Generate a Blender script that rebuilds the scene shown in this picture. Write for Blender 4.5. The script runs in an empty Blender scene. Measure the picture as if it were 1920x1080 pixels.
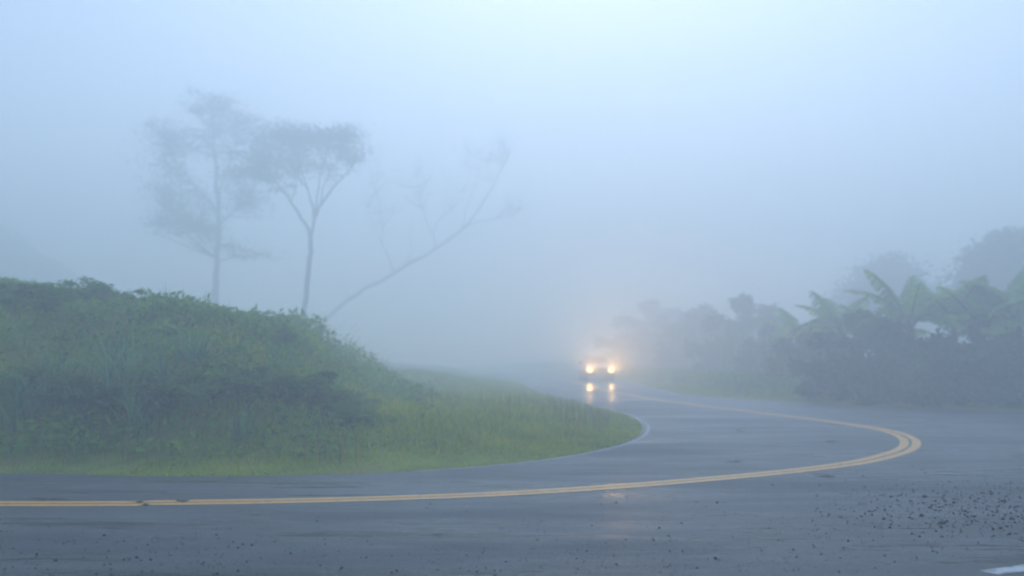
import bpy, bmesh, math, random
import numpy as np
from mathutils import Vector, Matrix

random.seed(7)
rng = np.random.default_rng(11)
S = bpy.context.scene
COL = S.collection
R = math.radians

# ------------------------------------------------------------------ camera
EYE = 1.6
PITCH = math.atan(130 / 1867)
cam_data = bpy.data.cameras.new('camera')
cam_data.lens = 35.0
cam_data.sensor_width = 36.0
cam_data.clip_end = 2000
cam_data.dof.use_dof = True
cam_data.dof.focus_distance = 10.0
cam_data.dof.aperture_fstop = 0.95
cam = bpy.data.objects.new('camera', cam_data)
cam.location = (0, 0, EYE)
cam.rotation_euler = (R(90) + PITCH, 0, 0)
COL.objects.link(cam)
S.camera = cam

# ------------------------------------------------------------------ world, sun, exposure
SUN_EL, SUN_AZ = 38.0, 5.0          # degrees; azimuth clockwise from +Y
world = bpy.data.worlds.new('World')
S.world = world
world.use_nodes = True
wn = world.node_tree.nodes
wl = world.node_tree.links
bg = wn['Background']
sky = wn.new('ShaderNodeTexSky')
sky.sky_type = 'NISHITA'
sky.sun_disc = False
sky.sun_elevation = R(SUN_EL)
sky.sun_rotation = R(SUN_AZ)
sky.air_density = 1.0
sky.dust_density = 1.0
sky.ozone_density = 3.0
wl.new(sky.outputs[0], bg.inputs[0])
bg.inputs[1].default_value = 0.15

sun_data = bpy.data.lights.new('sun', 'SUN')
sun_data.energy = 1.0
sun_data.angle = R(35)
sun_data.color = (0.39, 0.675, 1.0)
sun = bpy.data.objects.new('sun', sun_data)
sd = Vector((math.sin(R(SUN_AZ)) * math.cos(R(SUN_EL)), math.cos(R(SUN_AZ)) * math.cos(R(SUN_EL)), math.sin(R(SUN_EL))))
sun.rotation_euler = sd.to_track_quat('Z', 'Y').to_euler()
sun.location = (0, 0, 60)
COL.objects.link(sun)

S.view_settings.view_transform = 'Standard'
S.view_settings.look = 'None'
S.view_settings.gamma = 1
S.view_settings.exposure = 0.47
S.cycles.volume_bounces = 8
S.cycles.max_bounces = 14
S.cycles.diffuse_bounces = 4
S.cycles.glossy_bounces = 2
S.cycles.transparent_max_bounces = 8
S.cycles.filter_width = 2.2
S.cycles.use_denoising = True

# ------------------------------------------------------------------ helpers
F = 1867.0
def ray(px, py):
    c, s = math.cos(PITCH), math.sin(PITCH)
    fx, fu = px - 960, 540 - py
    return Vector((fx, F * c - fu * s, F * s + fu * c))
def G(px, py, z=0.0):               # a point of the ground seen at that place
    r = ray(px, py); t = (z - EYE) / r.z
    return (r.x * t, r.y * t)
def P(px, py, Y):                   # a point at distance Y
    r = ray(px, py); t = Y / r.y
    return Vector((r.x * t, Y, EYE + r.z * t))

def tag(o, label=None, cat=None, group=None, kind=None):
    if label: o['label'] = label
    if cat: o['category'] = cat
    if group: o['group'] = group
    if kind: o['kind'] = kind
    return o
def empty(name, loc=(0, 0, 0), rz=0.0):
    o = bpy.data.objects.new(name, None)
    o.location = loc; o.rotation_euler = (0, 0, rz)
    o.empty_display_size = 0.2
    COL.objects.link(o); return o
def mesh_obj(name, verts, faces, mat, parent=None, smooth=False, tint=None):
    me = bpy.data.meshes.new(name)
    verts = np.asarray(verts, dtype=np.float32)
    if isinstance(faces, np.ndarray):
        n, k = faces.shape
        me.vertices.add(len(verts)); me.vertices.foreach_set('co', verts.ravel())
        me.loops.add(n * k); me.loops.foreach_set('vertex_index', faces.astype(np.int32).ravel())
        me.polygons.add(n)
        me.polygons.foreach_set('loop_start', np.arange(0, n * k, k, dtype=np.int32))
        me.update(calc_edges=True)
    else:
        me.from_pydata([tuple(map(float, v)) for v in verts], [], faces)
        me.update()
    if smooth:
        me.polygons.foreach_set('use_smooth', np.ones(len(me.polygons), dtype=bool))
    if tint is not None:
        a = me.attributes.new('tint', 'FLOAT', 'POINT')
        a.data.foreach_set('value', np.asarray(tint, dtype=np.float32))
    me.materials.append(mat)
    o = bpy.data.objects.new(name, me)
    COL.objects.link(o)
    if parent: o.parent = parent
    return o
def copy_tree(o, parent=None):
    c = o.copy(); COL.objects.link(c); c.parent = parent
    for ch in list(o.children): copy_tree(ch, c)
    return c

# ------------------------------------------------------------------ materials
def new_mat(name):
    m = bpy.data.materials.new(name); m.use_nodes = True
    n = m.node_tree.nodes; return m, n, m.node_tree.links, n['Principled BSDF']
def ramp(n, stops):
    r = n.new('ShaderNodeValToRGB'); e = r.color_ramp.elements
    while len(e) < len(stops): e.new(0.5)
    for k, (p, c) in enumerate(stops):
        e[k].position = p; e[k].color = (*c, 1)
    return r
def noise(n, l, scale, detail=4, rough=0.55, vec=None, stretch=None):
    t = n.new('ShaderNodeTexNoise')
    t.inputs['Scale'].default_value = scale; t.inputs['Detail'].default_value = detail
    t.inputs['Roughness'].default_value = rough
    if vec is None:
        g = n.new('ShaderNodeNewGeometry'); vec = g.outputs['Position']
    if stretch:
        mp = n.new('ShaderNodeMapping'); mp.inputs['Scale'].default_value = stretch
        if len(stretch) == 3: pass
        l.new(vec, mp.inputs['Vector']); vec = mp.outputs[0]
    l.new(vec, t.inputs['Vector']); return t
def plain(name, col, rough=0.6, metal=0.0, vary=0.25, scale=8.0):
    m, n, l, b = new_mat(name)
    t = noise(n, l, scale)
    r = ramp(n, [(0.3, tuple(c * (1 - vary) for c in col)), (0.7, tuple(min(1, c * (1 + vary)) for c in col))])
    l.new(t.outputs[0], r.inputs[0]); l.new(r.outputs[0], b.inputs['Base Color'])
    b.inputs['Roughness'].default_value = rough; b.inputs['Metallic'].default_value = metal
    return m
def leafy(name, c0, c1, c2, rough=0.55, trans=0.0, patch=0.5, spec=0.08):
    """leaf colour varies leaf by leaf (tint attribute) and in patches of growth"""
    m, n, l, b = new_mat(name)
    at = n.new('ShaderNodeAttribute'); at.attribute_name = 'tint'
    t = noise(n, l, patch, 3)
    mx = n.new('ShaderNodeMath'); mx.operation = 'MULTIPLY_ADD'
    mx.inputs[1].default_value = 0.6
    sub = n.new('ShaderNodeMath'); sub.operation = 'MULTIPLY_ADD'
    sub.inputs[1].default_value = 1.5; sub.inputs[2].default_value = -0.55
    l.new(t.outputs[0], sub.inputs[0])
    l.new(at.outputs['Fac'], mx.inputs[0]); l.new(sub.outputs[0], mx.inputs[2])
    r = ramp(n, [(0.1, c0), (0.5, c1), (0.95, c2)])
    l.new(mx.outputs[0], r.inputs[0]); l.new(r.outputs[0], b.inputs['Base Color'])
    b.inputs['Roughness'].default_value = rough
    b.inputs['Specular IOR Level'].default_value = spec
    if trans:
        tr = n.new('ShaderNodeBsdfTranslucent'); ms = n.new('ShaderNodeMixShader'); ms.inputs[0].default_value = trans
        l.new(r.outputs[0], tr.inputs[0]); l.new(b.outputs[0], ms.inputs[1]); l.new(tr.outputs[0], ms.inputs[2])
        l.new(ms.outputs[0], n['Material Output'].inputs[0])
    return m

M = {}
M['grass'] = leafy('grass', (0.22, 0.29, 0.008), (0.43, 0.50, 0.010), (0.64, 0.58, 0.02), rough=0.8, trans=0.45, patch=0.9)
M['seed'] = leafy('seed_stalk', (0.22, 0.11, 0.05), (0.32, 0.19, 0.07), (0.4, 0.3, 0.1), rough=0.8, trans=0.3)
M['weed'] = leafy('weed', (0.07, 0.17, 0.03), (0.19, 0.38, 0.04), (0.40, 0.58, 0.04), rough=0.75, trans=0.4, patch=0.45)
M['bankleaf'] = leafy('bank_shrub_leaf', (0.05, 0.12, 0.03), (0.13, 0.28, 0.05), (0.26, 0.44, 0.07), rough=0.7, trans=0.4, patch=0.7)
M['shrub'] = leafy('shrub_leaf', (0.02, 0.05, 0.02), (0.05, 0.12, 0.04), (0.12, 0.24, 0.06), rough=0.7, trans=0.35, patch=0.6)
M['reed'] = leafy('reed_blade', (0.08, 0.20, 0.08), (0.16, 0.38, 0.15), (0.28, 0.52, 0.2), rough=0.5, trans=0.4, spec=0.25)
M['banana'] = leafy('banana_leaf', (0.05, 0.14, 0.04), (0.15, 0.36, 0.07), (0.42, 0.62, 0.09), rough=0.65, trans=0.4, patch=0.35, spec=0.1)
M['treeleaf'] = leafy('tree_leaf', (0.03, 0.06, 0.02), (0.06, 0.11, 0.03), (0.10, 0.16, 0.04), trans=0.2)
M['bark'] = plain('bark', (0.07, 0.06, 0.05), 0.9, scale=12)
M['stem'] = plain('green_stem', (0.06, 0.08, 0.035), 0.7, scale=12)
M['fibre'] = plain('banana_stem', (0.09, 0.085, 0.05), 0.6, scale=9)

# soil and turf under the plants
m, n, l, b = new_mat('turf'); M['turf'] = m
t1 = noise(n, l, 0.7, 6); r1 = ramp(n, [(0.32, (0.12, 0.18, 0.02)), (0.52, (0.27, 0.33, 0.025)), (0.7, (0.30, 0.22, 0.08))])
l.new(t1.outputs[0], r1.inputs[0]); l.new(r1.outputs[0], b.inputs['Base Color']); b.inputs['Roughness'].default_value = 0.95
t2 = noise(n, l, 25, 5); bp = n.new('ShaderNodeBump'); bp.inputs['Strength'].default_value = 0.6; bp.inputs['Distance'].default_value = 0.05
l.new(t2.outputs[0], bp.inputs['Height']); l.new(bp.outputs[0], b.inputs['Normal'])

# wet asphalt
m, n, l, b = new_mat('wet_asphalt'); M['asphalt'] = m
big = noise(n, l, 0.35, 5, 0.6, stretch=(0.5, 1.3, 1))
streak = noise(n, l, 1.0, 6, 0.65, stretch=(0.35, 2.6, 1))
fine = noise(n, l, 45, 5, 0.8)
vor = n.new('ShaderNodeTexVoronoi'); vor.inputs['Scale'].default_value = 55
gg = n.new('ShaderNodeNewGeometry'); l.new(gg.outputs['Position'], vor.inputs['Vector'])
cr = ramp(n, [(0.38, (0.016, 0.017, 0.019)), (0.5, (0.048, 0.051, 0.056)), (0.62, (0.13, 0.134, 0.14))])
mixn = n.new('ShaderNodeMath'); mixn.operation = 'MULTIPLY_ADD'; mixn.inputs[1].default_value = 0.5
l.new(streak.outputs[0], mixn.inputs[0])
sc2 = n.new('ShaderNodeMath'); sc2.operation = 'MULTIPLY'; sc2.inputs[1].default_value = 0.5
l.new(fine.outputs[0], sc2.inputs[0]); l.new(sc2.outputs[0], mixn.inputs[2])
l.new(mixn.outputs[0], cr.inputs[0]); l.new(cr.outputs[0], b.inputs['Base Color'])
rr = n.new('ShaderNodeMapRange'); rr.inputs['From Min'].default_value = 0.42; rr.inputs['From Max'].default_value = 0.58
rr.inputs['To Min'].default_value = 0.24; rr.inputs['To Max'].default_value = 0.66
mr = n.new('ShaderNodeMath'); mr.operation = 'MULTIPLY_ADD'; mr.inputs[1].default_value = 0.5
l.new(big.outputs[0], mr.inputs[0])
mr2 = n.new('ShaderNodeMath'); mr2.operation = 'MULTIPLY'; mr2.inputs[1].default_value = 0.5
l.new(streak.outputs[0], mr2.inputs[0]); l.new(mr2.outputs[0], mr.inputs[2])
l.new(mr.outputs[0], rr.inputs['Value']); l.new(rr.outputs[0], b.inputs['Roughness'])
b.inputs['IOR'].default_value = 1.45
sl = n.new('ShaderNodeMapRange'); sl.inputs['From Min'].default_value = 0.38; sl.inputs['From Max'].default_value = 0.62
sl.inputs['To Min'].default_value = 0.35; sl.inputs['To Max'].default_value = 1.0
l.new(mixn.outputs[0], sl.inputs['Value'])
# dry, dirt-stained strip of asphalt along the outer shoulder on the right
sx_ = n.new('ShaderNodeSeparateXYZ'); l.new(gg.outputs['Position'], sx_.inputs[0])
ln = n.new('ShaderNodeMath'); ln.operation = 'MULTIPLY_ADD'; ln.inputs[1].default_value = -0.5; ln.inputs[2].default_value = 0.2 - 2.2
l.new(sx_.outputs['Y'], ln.inputs[0])
ad = n.new('ShaderNodeMath'); ad.operation = 'ADD'; l.new(sx_.outputs['X'], ad.inputs[0]); l.new(ln.outputs[0], ad.inputs[1])
nz = noise(n, l, 0.8, 5, 0.6)
ad2 = n.new('ShaderNodeMath'); ad2.operation = 'MULTIPLY_ADD'; ad2.inputs[1].default_value = 4.0; l.new(nz.outputs[0], ad2.inputs[0]); l.new(ad.outputs[0], ad2.inputs[2])
dm = n.new('ShaderNodeMapRange'); dm.inputs['From Min'].default_value = -0.4; dm.inputs['From Max'].default_value = 2.6
dm.inputs['To Min'].default_value = 1.0; dm.inputs['To Max'].default_value = 0.3; l.new(ad2.outputs[0], dm.inputs['Value'])
mm = n.new('ShaderNodeMath'); mm.operation = 'MULTIPLY'; l.new(sl.outputs[0], mm.inputs[0]); l.new(dm.outputs[0], mm.inputs[1])
l.new(mm.outputs[0], b.inputs['Specular IOR Level'])
bp = n.new('ShaderNodeBump'); bp.inputs['Strength'].default_value = 0.55; bp.inputs['Distance'].default_value = 0.012
l.new(vor.outputs['Distance'], bp.inputs['Height'])
bp2 = n.new('ShaderNodeBump'); bp2.inputs['Strength'].default_value = 0.8; bp2.inputs['Distance'].default_value = 0.03
l.new(fine.outputs[0], bp2.inputs['Height'])
wav = noise(n, l, 5.5, 3, 0.6); bp3 = n.new('ShaderNodeBump'); bp3.inputs['Strength'].default_value = 1.0; bp3.inputs['Distance'].default_value = 0.035
l.new(wav.outputs[0], bp3.inputs['Height']); l.new(bp3.outputs[0], bp.inputs['Normal'])
l.new(bp.outputs[0], bp2.inputs['Normal'])
l.new(bp2.outputs[0], b.inputs['Normal'])

def paint(name, col, worn, wear=0.42):
    m, n, l, b = new_mat(name)
    a = noise(n, l, 9, 6, 0.7)
    r = ramp(n, [(wear - 0.05, worn), (wear + 0.06, col)])
    l.new(a.outputs[0], r.inputs[0]); l.new(r.outputs[0], b.inputs['Base Color'])
    b.inputs['Roughness'].default_value = 0.42
    f = noise(n, l, 60, 3, 0.7); bp = n.new('ShaderNodeBump'); bp.inputs['Strength'].default_value = 0.4; bp.inputs['Distance'].default_value = 0.01
    l.new(f.outputs[0], bp.inputs['Height']); l.new(bp.outputs[0], b.inputs['Normal'])
    return m
M['yellow'] = paint('yellow_paint', (0.95, 0.42, 0.015), (0.50, 0.25, 0.04), 0.42)
M['white'] = paint('white_paint', (0.60, 0.60, 0.58), (0.16, 0.16, 0.16), 0.44)
M['faded'] = paint('faded_white_paint', (0.42, 0.43, 0.43), (0.08, 0.08, 0.08), 0.50)
M['dirt'] = plain('damp_dirt', (0.022, 0.018, 0.014), 0.8, scale=3)
M['deadleaf'] = plain('brown_leaf', (0.05, 0.032, 0.018), 0.6, scale=20)
M['limeleaf'] = plain('lime_leaf', (0.14, 0.18, 0.02), 0.5, scale=20)

# ------------------------------------------------------------------ road layout (metres)
def spline(pts, step=0.25):
    """Catmull-Rom through the points, resampled"""
    p = [np.array(q, float) for q in pts]
    p = [2 * p[0] - p[1]] + p + [2 * p[-1] - p[-2]]
    out = []
    for i in range(1, len(p) - 2):
        a, b_, c, d = p[i - 1], p[i], p[i + 1], p[i + 2]
        k = max(2, int(np.linalg.norm(c - b_) / step))
        for j in range(k):
            t = j / k
            out.append(0.5 * (2 * b_ + (c - a) * t + (2 * a - 5 * b_ + 4 * c - d) * t * t + (3 * b_ - a - 3 * c + d) * t ** 3))
    out.append(p[-2]); return np.array(out)
inner = spline([(-109, 24), (-60, 18.5), (-35, 15.5), (-18, 14.2)] +
               [G(*q) for q in [(0, 888), (300, 893), (600, 890), (800, 881), (950, 869), (1050, 856), (1120, 843), (1175, 828), (1200, 812), (1203, 797), (1185, 784), (1150, 772), (1100, 760)]] +
               [(2.0, 38.3), (1.25, 46), (0.8, 55), (0.45, 68), (-1.2, 90), (-6, 120), (-19, 190)])
centre = spline([(-109, 19), (-60, 14.5), (-35, 12.0), (-18, 11.1)] +
                [G(*q) for q in [(0, 945), (300, 943), (600, 938), (900, 928), (1150, 913), (1400, 892), (1540, 877), (1630, 863), (1690, 846), (1707, 833), (1698, 820), (1655, 806), (1560, 791), (1440, 776), (1300, 759), (1220, 748)]] +
                [(4.7, 46), (4.25, 55), (3.9, 68), (2.3, 90), (-2.5, 120), (-15.5, 190)])
outer = spline([(-109, -14), (-30, -9), (0, -8), (16, -6), (24, 2), (25.5, 12), (22.5, 21), (19, 26.5)] +
               [G(*q) for q in [(1920, 771), (1700, 764), (1500, 754), (1300, 742)]] +
               [(7.5, 46), (7.5, 55), (7.5, 68), (5.9, 90), (1, 120), (-12, 190)])
def offset(c, d):
    t = np.gradient(c, axis=0); t /= np.linalg.norm(t, axis=1)[:, None]
    return c + d * np.stack([t[:, 1], -t[:, 0]], 1)       # +d is to the right of travel
def strip(name, c, w, z, mat, lo=None, hi=None):
    if lo is not None: c = c[lo:hi]
    a, b_ = offset(c, -w / 2), offset(c, w / 2)
    k = len(c)
    v = [(*p, z) for p in a] + [(*p, z) for p in b_]
    f = [(i, i + k, i + k + 1, i + 1) for i in range(k - 1)]
    return mesh_obj(name, v, f, mat)
loop = np.vstack([inner, outer[::-1]])
road = mesh_obj('road', [(*p, 0.0) for p in loop], [tuple(range(len(loop)))[::-1]], M['asphalt'])
tag(road, kind='structure')
bmr = bmesh.new(); bmr.from_mesh(road.data); bmesh.ops.triangulate(bmr, faces=bmr.faces[:]); 
for f_ in bmr.faces:
    if f_.normal.z < 0: f_.normal_flip()
bmr.to_mesh(road.data); bmr.free()
yl = strip('yellow_centre_line', offset(centre, -0.105), 0.16, 0.004, M['yellow']); tag(yl, kind='structure')
yl = strip('yellow_centre_line', offset(centre, 0.105), 0.16, 0.004, M['yellow']); tag(yl, kind='structure')
wl_ = strip('white_edge_line', offset(inner, 0.14), 0.065, 0.004, M['faded'], int(np.argmax(inner[:, 0] > -1.6)), None); tag(wl_, kind='structure')
wl_ = strip('white_edge_line', offset(outer, -0.35), 0.11, 0.004, M['white']); tag(wl_, kind='structure')
a = np.array(G(1836, 1071)); d_ = np.array([0.90, 0.436]); d_ /= np.linalg.norm(d_)
b0 = np.array(G(1872, 1078))
dash = mesh_obj('white_road_dash', [(*a, .004), (*b0, .004), (*(b0 + (d_ + np.array([.02, -.04])) * 2.6), .004), (*(a + d_ * 2.6), .004)], [(0, 1, 2, 3)], M['white'])
tag(dash, kind='structure')

# ------------------------------------------------------------------ terrain
def simplify(c, tol=0.012):
    keep = [0]; i = 0
    while i < len(c) - 1:
        j = i + 2
        while j < len(c):
            d = c[j] - c[i]; n_ = np.linalg.norm(d)
            q = c[i + 1:j] - c[i]
            if np.abs(q[:, 0] * d[1] - q[:, 1] * d[0]).max() / n_ > tol: break
            j += 1
        i = j - 1; keep.append(i)
    return c[keep]
def dist_to(c, x, y):
    pts = np.stack([x.ravel(), y.ravel()], 1)
    c = simplify(c)
    a, b_ = c[:-1], c[1:]; ab = b_ - a; L = (ab ** 2).sum(1)
    best = np.full(len(pts), 1e9)
    for s in range(0, len(pts), 4000):
        q = pts[s:s + 4000, None, :] - a[None]
        t = np.clip((q * ab[None]).sum(2) / L, 0, 1)
        best[s:s + 4000] = np.sqrt(((q - t[..., None] * ab[None]) ** 2).sum(2)).min(1)
    return best.reshape(x.shape)
def inside(poly, x, y):
    r = np.zeros(x.shape, bool)
    p = simplify(poly)
    for (x0, y0), (x1, y1) in zip(p, np.roll(p, -1, 0)):
        if y0 == y1: continue
        c = ((y0 > y) != (y1 > y)) & (x < (x1 - x0) * (y - y0) / (y1 - y0) + x0)
        r ^= c
    return r
def sm(a, b_, t):
    t = np.clip((t - a) / (b_ - a), 0, 1); return t * t * (3 - 2 * t)
_w = [(rng.uniform(0.15, 1.1), rng.uniform(0, 6.28), rng.uniform(0, 6.28)) for _ in range(14)]
def lump(x, y):
    s = 0
    for f_, a_, p_ in _w: s = s + np.sin(f_ * (x * math.cos(a_) + y * math.sin(a_)) + p_) / (1 + 2.2 * f_)
    return s / 3.0
inner_poly = np.vstack([inner, [(-109, 190)]])
def height(x, y):
    x = np.asarray(x, float); y = np.asarray(y, float)
    di = dist_to(inner, x, y); do = dist_to(outer, x, y)
    ins = inside(inner_poly, x, y)
    onroad = inside(loop, x, y)
    lp = lump(x, y)
    # inner island: steep knoll on the left that dies out to the right, low turf tongue beyond
    k = (1 - sm(-5.7, -2.7, x + lp * .5)) * (1 - 0.85 * sm(23, 36, y - 0.25 * np.clip(-x - 6, 0, 40)))
    knoll = (1.65 + 0.17 * np.clip(-x - 6.3, 0, 8)) * k * sm(0.9, 5.0, di)
    low = 0.26 * sm(0.3, 3.5, di) + 0.024 * np.clip(di - 2, 0, 20)
    hi = low + knoll + lp * 0.28 * sm(1, 5, di)
    # outer side: flat verge then gently rising
    ho = 0.12 * sm(0.2, 2.5, do) + 0.05 * np.clip(do - 4, 0, 60) + lp * 0.3 * sm(2, 8, do)
    ho = np.where(y < 0, 0.1 * sm(0.2, 2, do), ho)
    h = np.where(ins, hi, ho)
    near = np.minimum(di, do)
    return np.where(onroad, -0.05, -0.05 + (h + 0.05) * sm(0.0, 0.5, near))
gx = np.concatenate([np.linspace(-110, -16, 100), np.linspace(-15.7, 22, 180), np.linspace(22.6, 110, 90)])
gy = np.concatenate([np.linspace(-18, 11, 40), np.linspace(11.2, 48, 185), np.linspace(48.6, 185, 150)])
X, Y = np.meshgrid(gx, gy)
Z = height(X, Y)
nx, ny = len(gx), len(gy)
idx = np.arange(nx * ny).reshape(ny, nx)
fc = np.stack([idx[:-1, :-1], idx[:-1, 1:], idx[1:, 1:], idx[1:, :-1]], -1).reshape(-1, 4)
terrain = mesh_obj('ground', np.stack([X, Y, Z], -1).reshape(-1, 3), fc, M['turf'], smooth=True)
tag(terrain, kind='structure')
def hz(x, y): return float(height(np.array([x]), np.array([y]))[0])

# added hills, nearly hidden, put in to darken both sides of the fog
m, n, l, b = new_mat('added_hill_forest'); M['hill'] = m
t1 = noise(n, l, 0.35, 6); r1 = ramp(n, [(0.3, (0.02, 0.035, 0.02)), (0.6, (0.05, 0.09, 0.035)), (0.8, (0.08, 0.12, 0.05))])
l.new(t1.outputs[0], r1.inputs[0]); l.new(r1.outputs[0], b.inputs['Base Color']); b.inputs['Roughness'].default_value = 0.95
for cx, cy, sx, sy, hh in ((-84, 132, 30, 34, 23), (90, 138, 28, 34, 20)):
    hx = np.linspace(max(cx - 70, -112), min(cx + 70, 112), 200); hy = np.linspace(cy - 75, min(cy + 68, 188), 240)
    HX, HY = np.meshgrid(hx, hy)
    base_h = hh * np.exp(-((HX - cx) / sx) ** 2 - ((HY - cy) / sy) ** 2)
    sd_ = rng.uniform(0, 1, (900, 2)) * [hx[-1] - hx[0], hy[-1] - hy[0]] + [hx[0], hy[0]]; sr = rng.uniform(1.6, 3.2, 900)
    dome = np.zeros_like(HX)
    for (qx, qy), q_r in zip(sd_, sr):
        ix = np.abs(hx - qx) < q_r; iy = np.abs(hy - qy) < q_r
        sub = np.ix_(iy, ix); d2 = (HX[sub] - qx) ** 2 + (HY[sub] - qy) ** 2
        dome[sub] = np.maximum(dome[sub], np.sqrt(np.clip(q_r ** 2 - d2, 0, None)))
    HZ_ = base_h - 1.2 + (dome * 0.9 + rng.normal(0, .15, HX.shape)) * sm(1.5, 5, base_h)
    k_, w_ = HX.shape; idh = np.arange(k_ * w_).reshape(k_, w_)
    hf = np.stack([idh[:-1, :-1], idh[:-1, 1:], idh[1:, 1:], idh[1:, :-1]], -1).reshape(-1, 4)
    ho_ = mesh_obj('added_side_hill', np.stack([HX, HY, HZ_], -1).reshape(-1, 3), hf, M['hill'], smooth=True)
    tag(ho_, kind='structure')

# ------------------------------------------------------------------ plant geometry
def blades(base, hgt, wid, lean, az, tint, nseg=3, droop=0.5):
    """tapered bent blades; all arguments are arrays. returns verts, faces, tint"""
    N = len(base); vs = []
    side = np.stack([-np.sin(az), np.cos(az), np.zeros(N)], 1)
    out = np.stack([np.cos(az), np.sin(az), np.zeros(N)], 1)
    for k in range(nseg + 1):
        t = k / nseg
        z = hgt * (t - droop * lean * t * t * 0.5)
        c = base + out * (hgt * lean * t * t)[:, None] + np.array([0, 0, 1.0]) * z[:, None]
        w = wid * (1 - t) ** 0.7 * (0.6 + 0.8 * min(1, t * 3)) if k < nseg else wid * 0.04
        w = np.asarray(w).reshape(-1, 1) * np.ones((N, 1)) * 0.5
        vs += [c - side * w, c + side * w]
    V = np.stack(vs, 1)                       # N, 2(nseg+1), 3
    n2 = 2 * (nseg + 1)
    off = (np.arange(N) * n2)[:, None, None]
    f = np.array([[2 * k, 2 * k + 1, 2 * k + 3, 2 * k + 2] for k in range(nseg)])[None]
    return V.reshape(-1, 3), (f + off).reshape(-1, 4), np.repeat(tint, n2)
def leaves(pos, size, tint, aspect=0.45, up=0.4, r=None):
    """pointed folded leaves at pos with random heading"""
    r = r or rng
    N = len(pos)
    d = r.normal(size=(N, 3)); d[:, 2] = d[:, 2] * 0.6 - 0.15
    d /= np.linalg.norm(d, axis=1)[:, None]
    u = r.normal(size=(N, 3)); u[:, 2] = np.abs(u[:, 2]) + up
    s = np.cross(d, u); s /= np.linalg.norm(s, axis=1)[:, None] + 1e-9
    size = np.asarray(size).reshape(-1, 1) * np.ones((N, 1))
    nrm = np.cross(s, d)
    mid = pos + d * size * 0.45
    V = np.stack([pos, mid - s * size * aspect * .5 + nrm * size * .06, pos + d * size - nrm * size * .12, mid + s * size * aspect * .5 + nrm * size * .06], 1)
    f = np.array([[0, 1, 2, 3]])[None] + (np.arange(N) * 4)[:, None, None]
    return V.reshape(-1, 3), f.reshape(-1, 4), np.repeat(tint, 4)
def join(parts):
    vs, fs, ts, o = [], [], [], 0
    for v, f, t in parts:
        vs.append(v); fs.append(f + o); ts.append(t); o += len(v)
    return np.vstack(vs), np.vstack(fs), np.concatenate(ts)
def tube(pts, radii, ns=7):
    pts = [Vector(p) for p in pts]; V = []; Fc = []
    up = Vector((0.13, 0.21, 0.97))
    for i, p in enumerate(pts):
        t = (pts[min(i + 1, len(pts) - 1)] - pts[max(i - 1, 0)]).normalized()
        a_ = t.cross(Vector((0.2, 1, 0.1))).normalized(); b_ = t.cross(a_)
        for k in range(ns):
            an = 2 * math.pi * k / ns
            V.append(p + (a_ * math.cos(an) + b_ * math.sin(an)) * radii[i])
    for i in range(len(pts) - 1):
        for k in range(ns):
            Fc.append((i * ns + k, i * ns + (k + 1) % ns, (i + 1) * ns + (k + 1) % ns, (i + 1) * ns + k))
    return np.array([tuple(v) for v in V]), np.array(Fc), np.zeros(len(V))
def wobble(pts, amt, sub=3):
    out = []
    for a_, b_ in zip(pts[:-1], pts[1:]):
        for k in range(sub):
            q = a_.lerp(b_, k / sub)
            if k: q = q + Vector((random.uniform(-1, 1), random.uniform(-1, 1), random.uniform(-1, 1))) * amt
            out.append(q)
    out.append(pts[-1]); return out

# ---- roadside turf: uncountable blades
def scatter(n, xr, yr, keep):
    x = rng.uniform(*xr, n); y = rng.uniform(*yr, n)
    di = dist_to(inner, x, y); do = dist_to(outer, x, y)
    ins = inside(inner_poly, x, y); onr = inside(loop, x, y)
    k = keep(x, y, di, do, ins, onr)
    return x[k], y[k], di[k], do[k]
def grass_patch(n, xr, yr, keep, h0, h1, w=0.009, edge='in'):
    x, y, di, do = scatter(n, xr, yr, keep)
    z = np.maximum(height(x, y), -0.01)
    N = len(x); dd = di if edge == 'in' else do
    lp = lump(x * 3, y * 3)
    hg = (h0 + (h1 - h0) * sm(0.1, 3.0, dd)) * rng.uniform(0.5, 1.35, N) * (1 + 0.7 * np.clip(lp, -0.7, 1))
    return blades(np.stack([x, y, z - 0.01], 1), hg, w * rng.uniform(0.7, 1.5, N) * (0.6 + y / 25), rng.uniform(0.2, 1.7, N), rng.uniform(0, 6.28, N), rng.uniform(0, 1, N))
pA = grass_patch(60000, (-14, 5.5), (12, 30), lambda x, y, di, do, ins, onr: ins & (di < 6.5) & (di > 0.0) & (rng.random(len(x)) < 1.15 - di / 6), 0.06, 0.26)
pA1 = grass_patch(110000, (-14, 5.5), (12, 30), lambda x, y, di, do, ins, onr: (ins & (di < 1.6)) | (onr & (di < 0.22 * np.clip(lump(x * 6, y * 6), 0, 1))), 0.05, 0.2)
pB = grass_patch(70000, (-6, 5), (16, 60), lambda x, y, di, do, ins, onr: ins & (di > 0), 0.08, 0.26, 0.016)
v, f, t = join([pA, pA1, pB])
g = mesh_obj('roadside_grass', v, f, M['grass'], tint=t)
tag(g, 'yellow green grass covering the inside of the bend along the road edge', 'grass', kind='stuff')
pC = grass_patch(60000, (2, 26), (24, 62), lambda x, y, di, do, ins, onr: (~ins) & (~onr) & (do < 2.6), 0.06, 0.3, 0.014, 'out')
v, f, t = pC
g = mesh_obj('verge_grass', v, f, M['grass'], tint=t)
tag(g, 'strip of short green grass between the far road edge and the dark bushes', 'grass', kind='stuff')
x, y, di, do = scatter(60000, (2, 26), (26, 90), lambda x, y, di, do, ins, onr: (~ins) & (~onr) & (do > 1.6) & (do < 4.2))
N = len(x)
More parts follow.
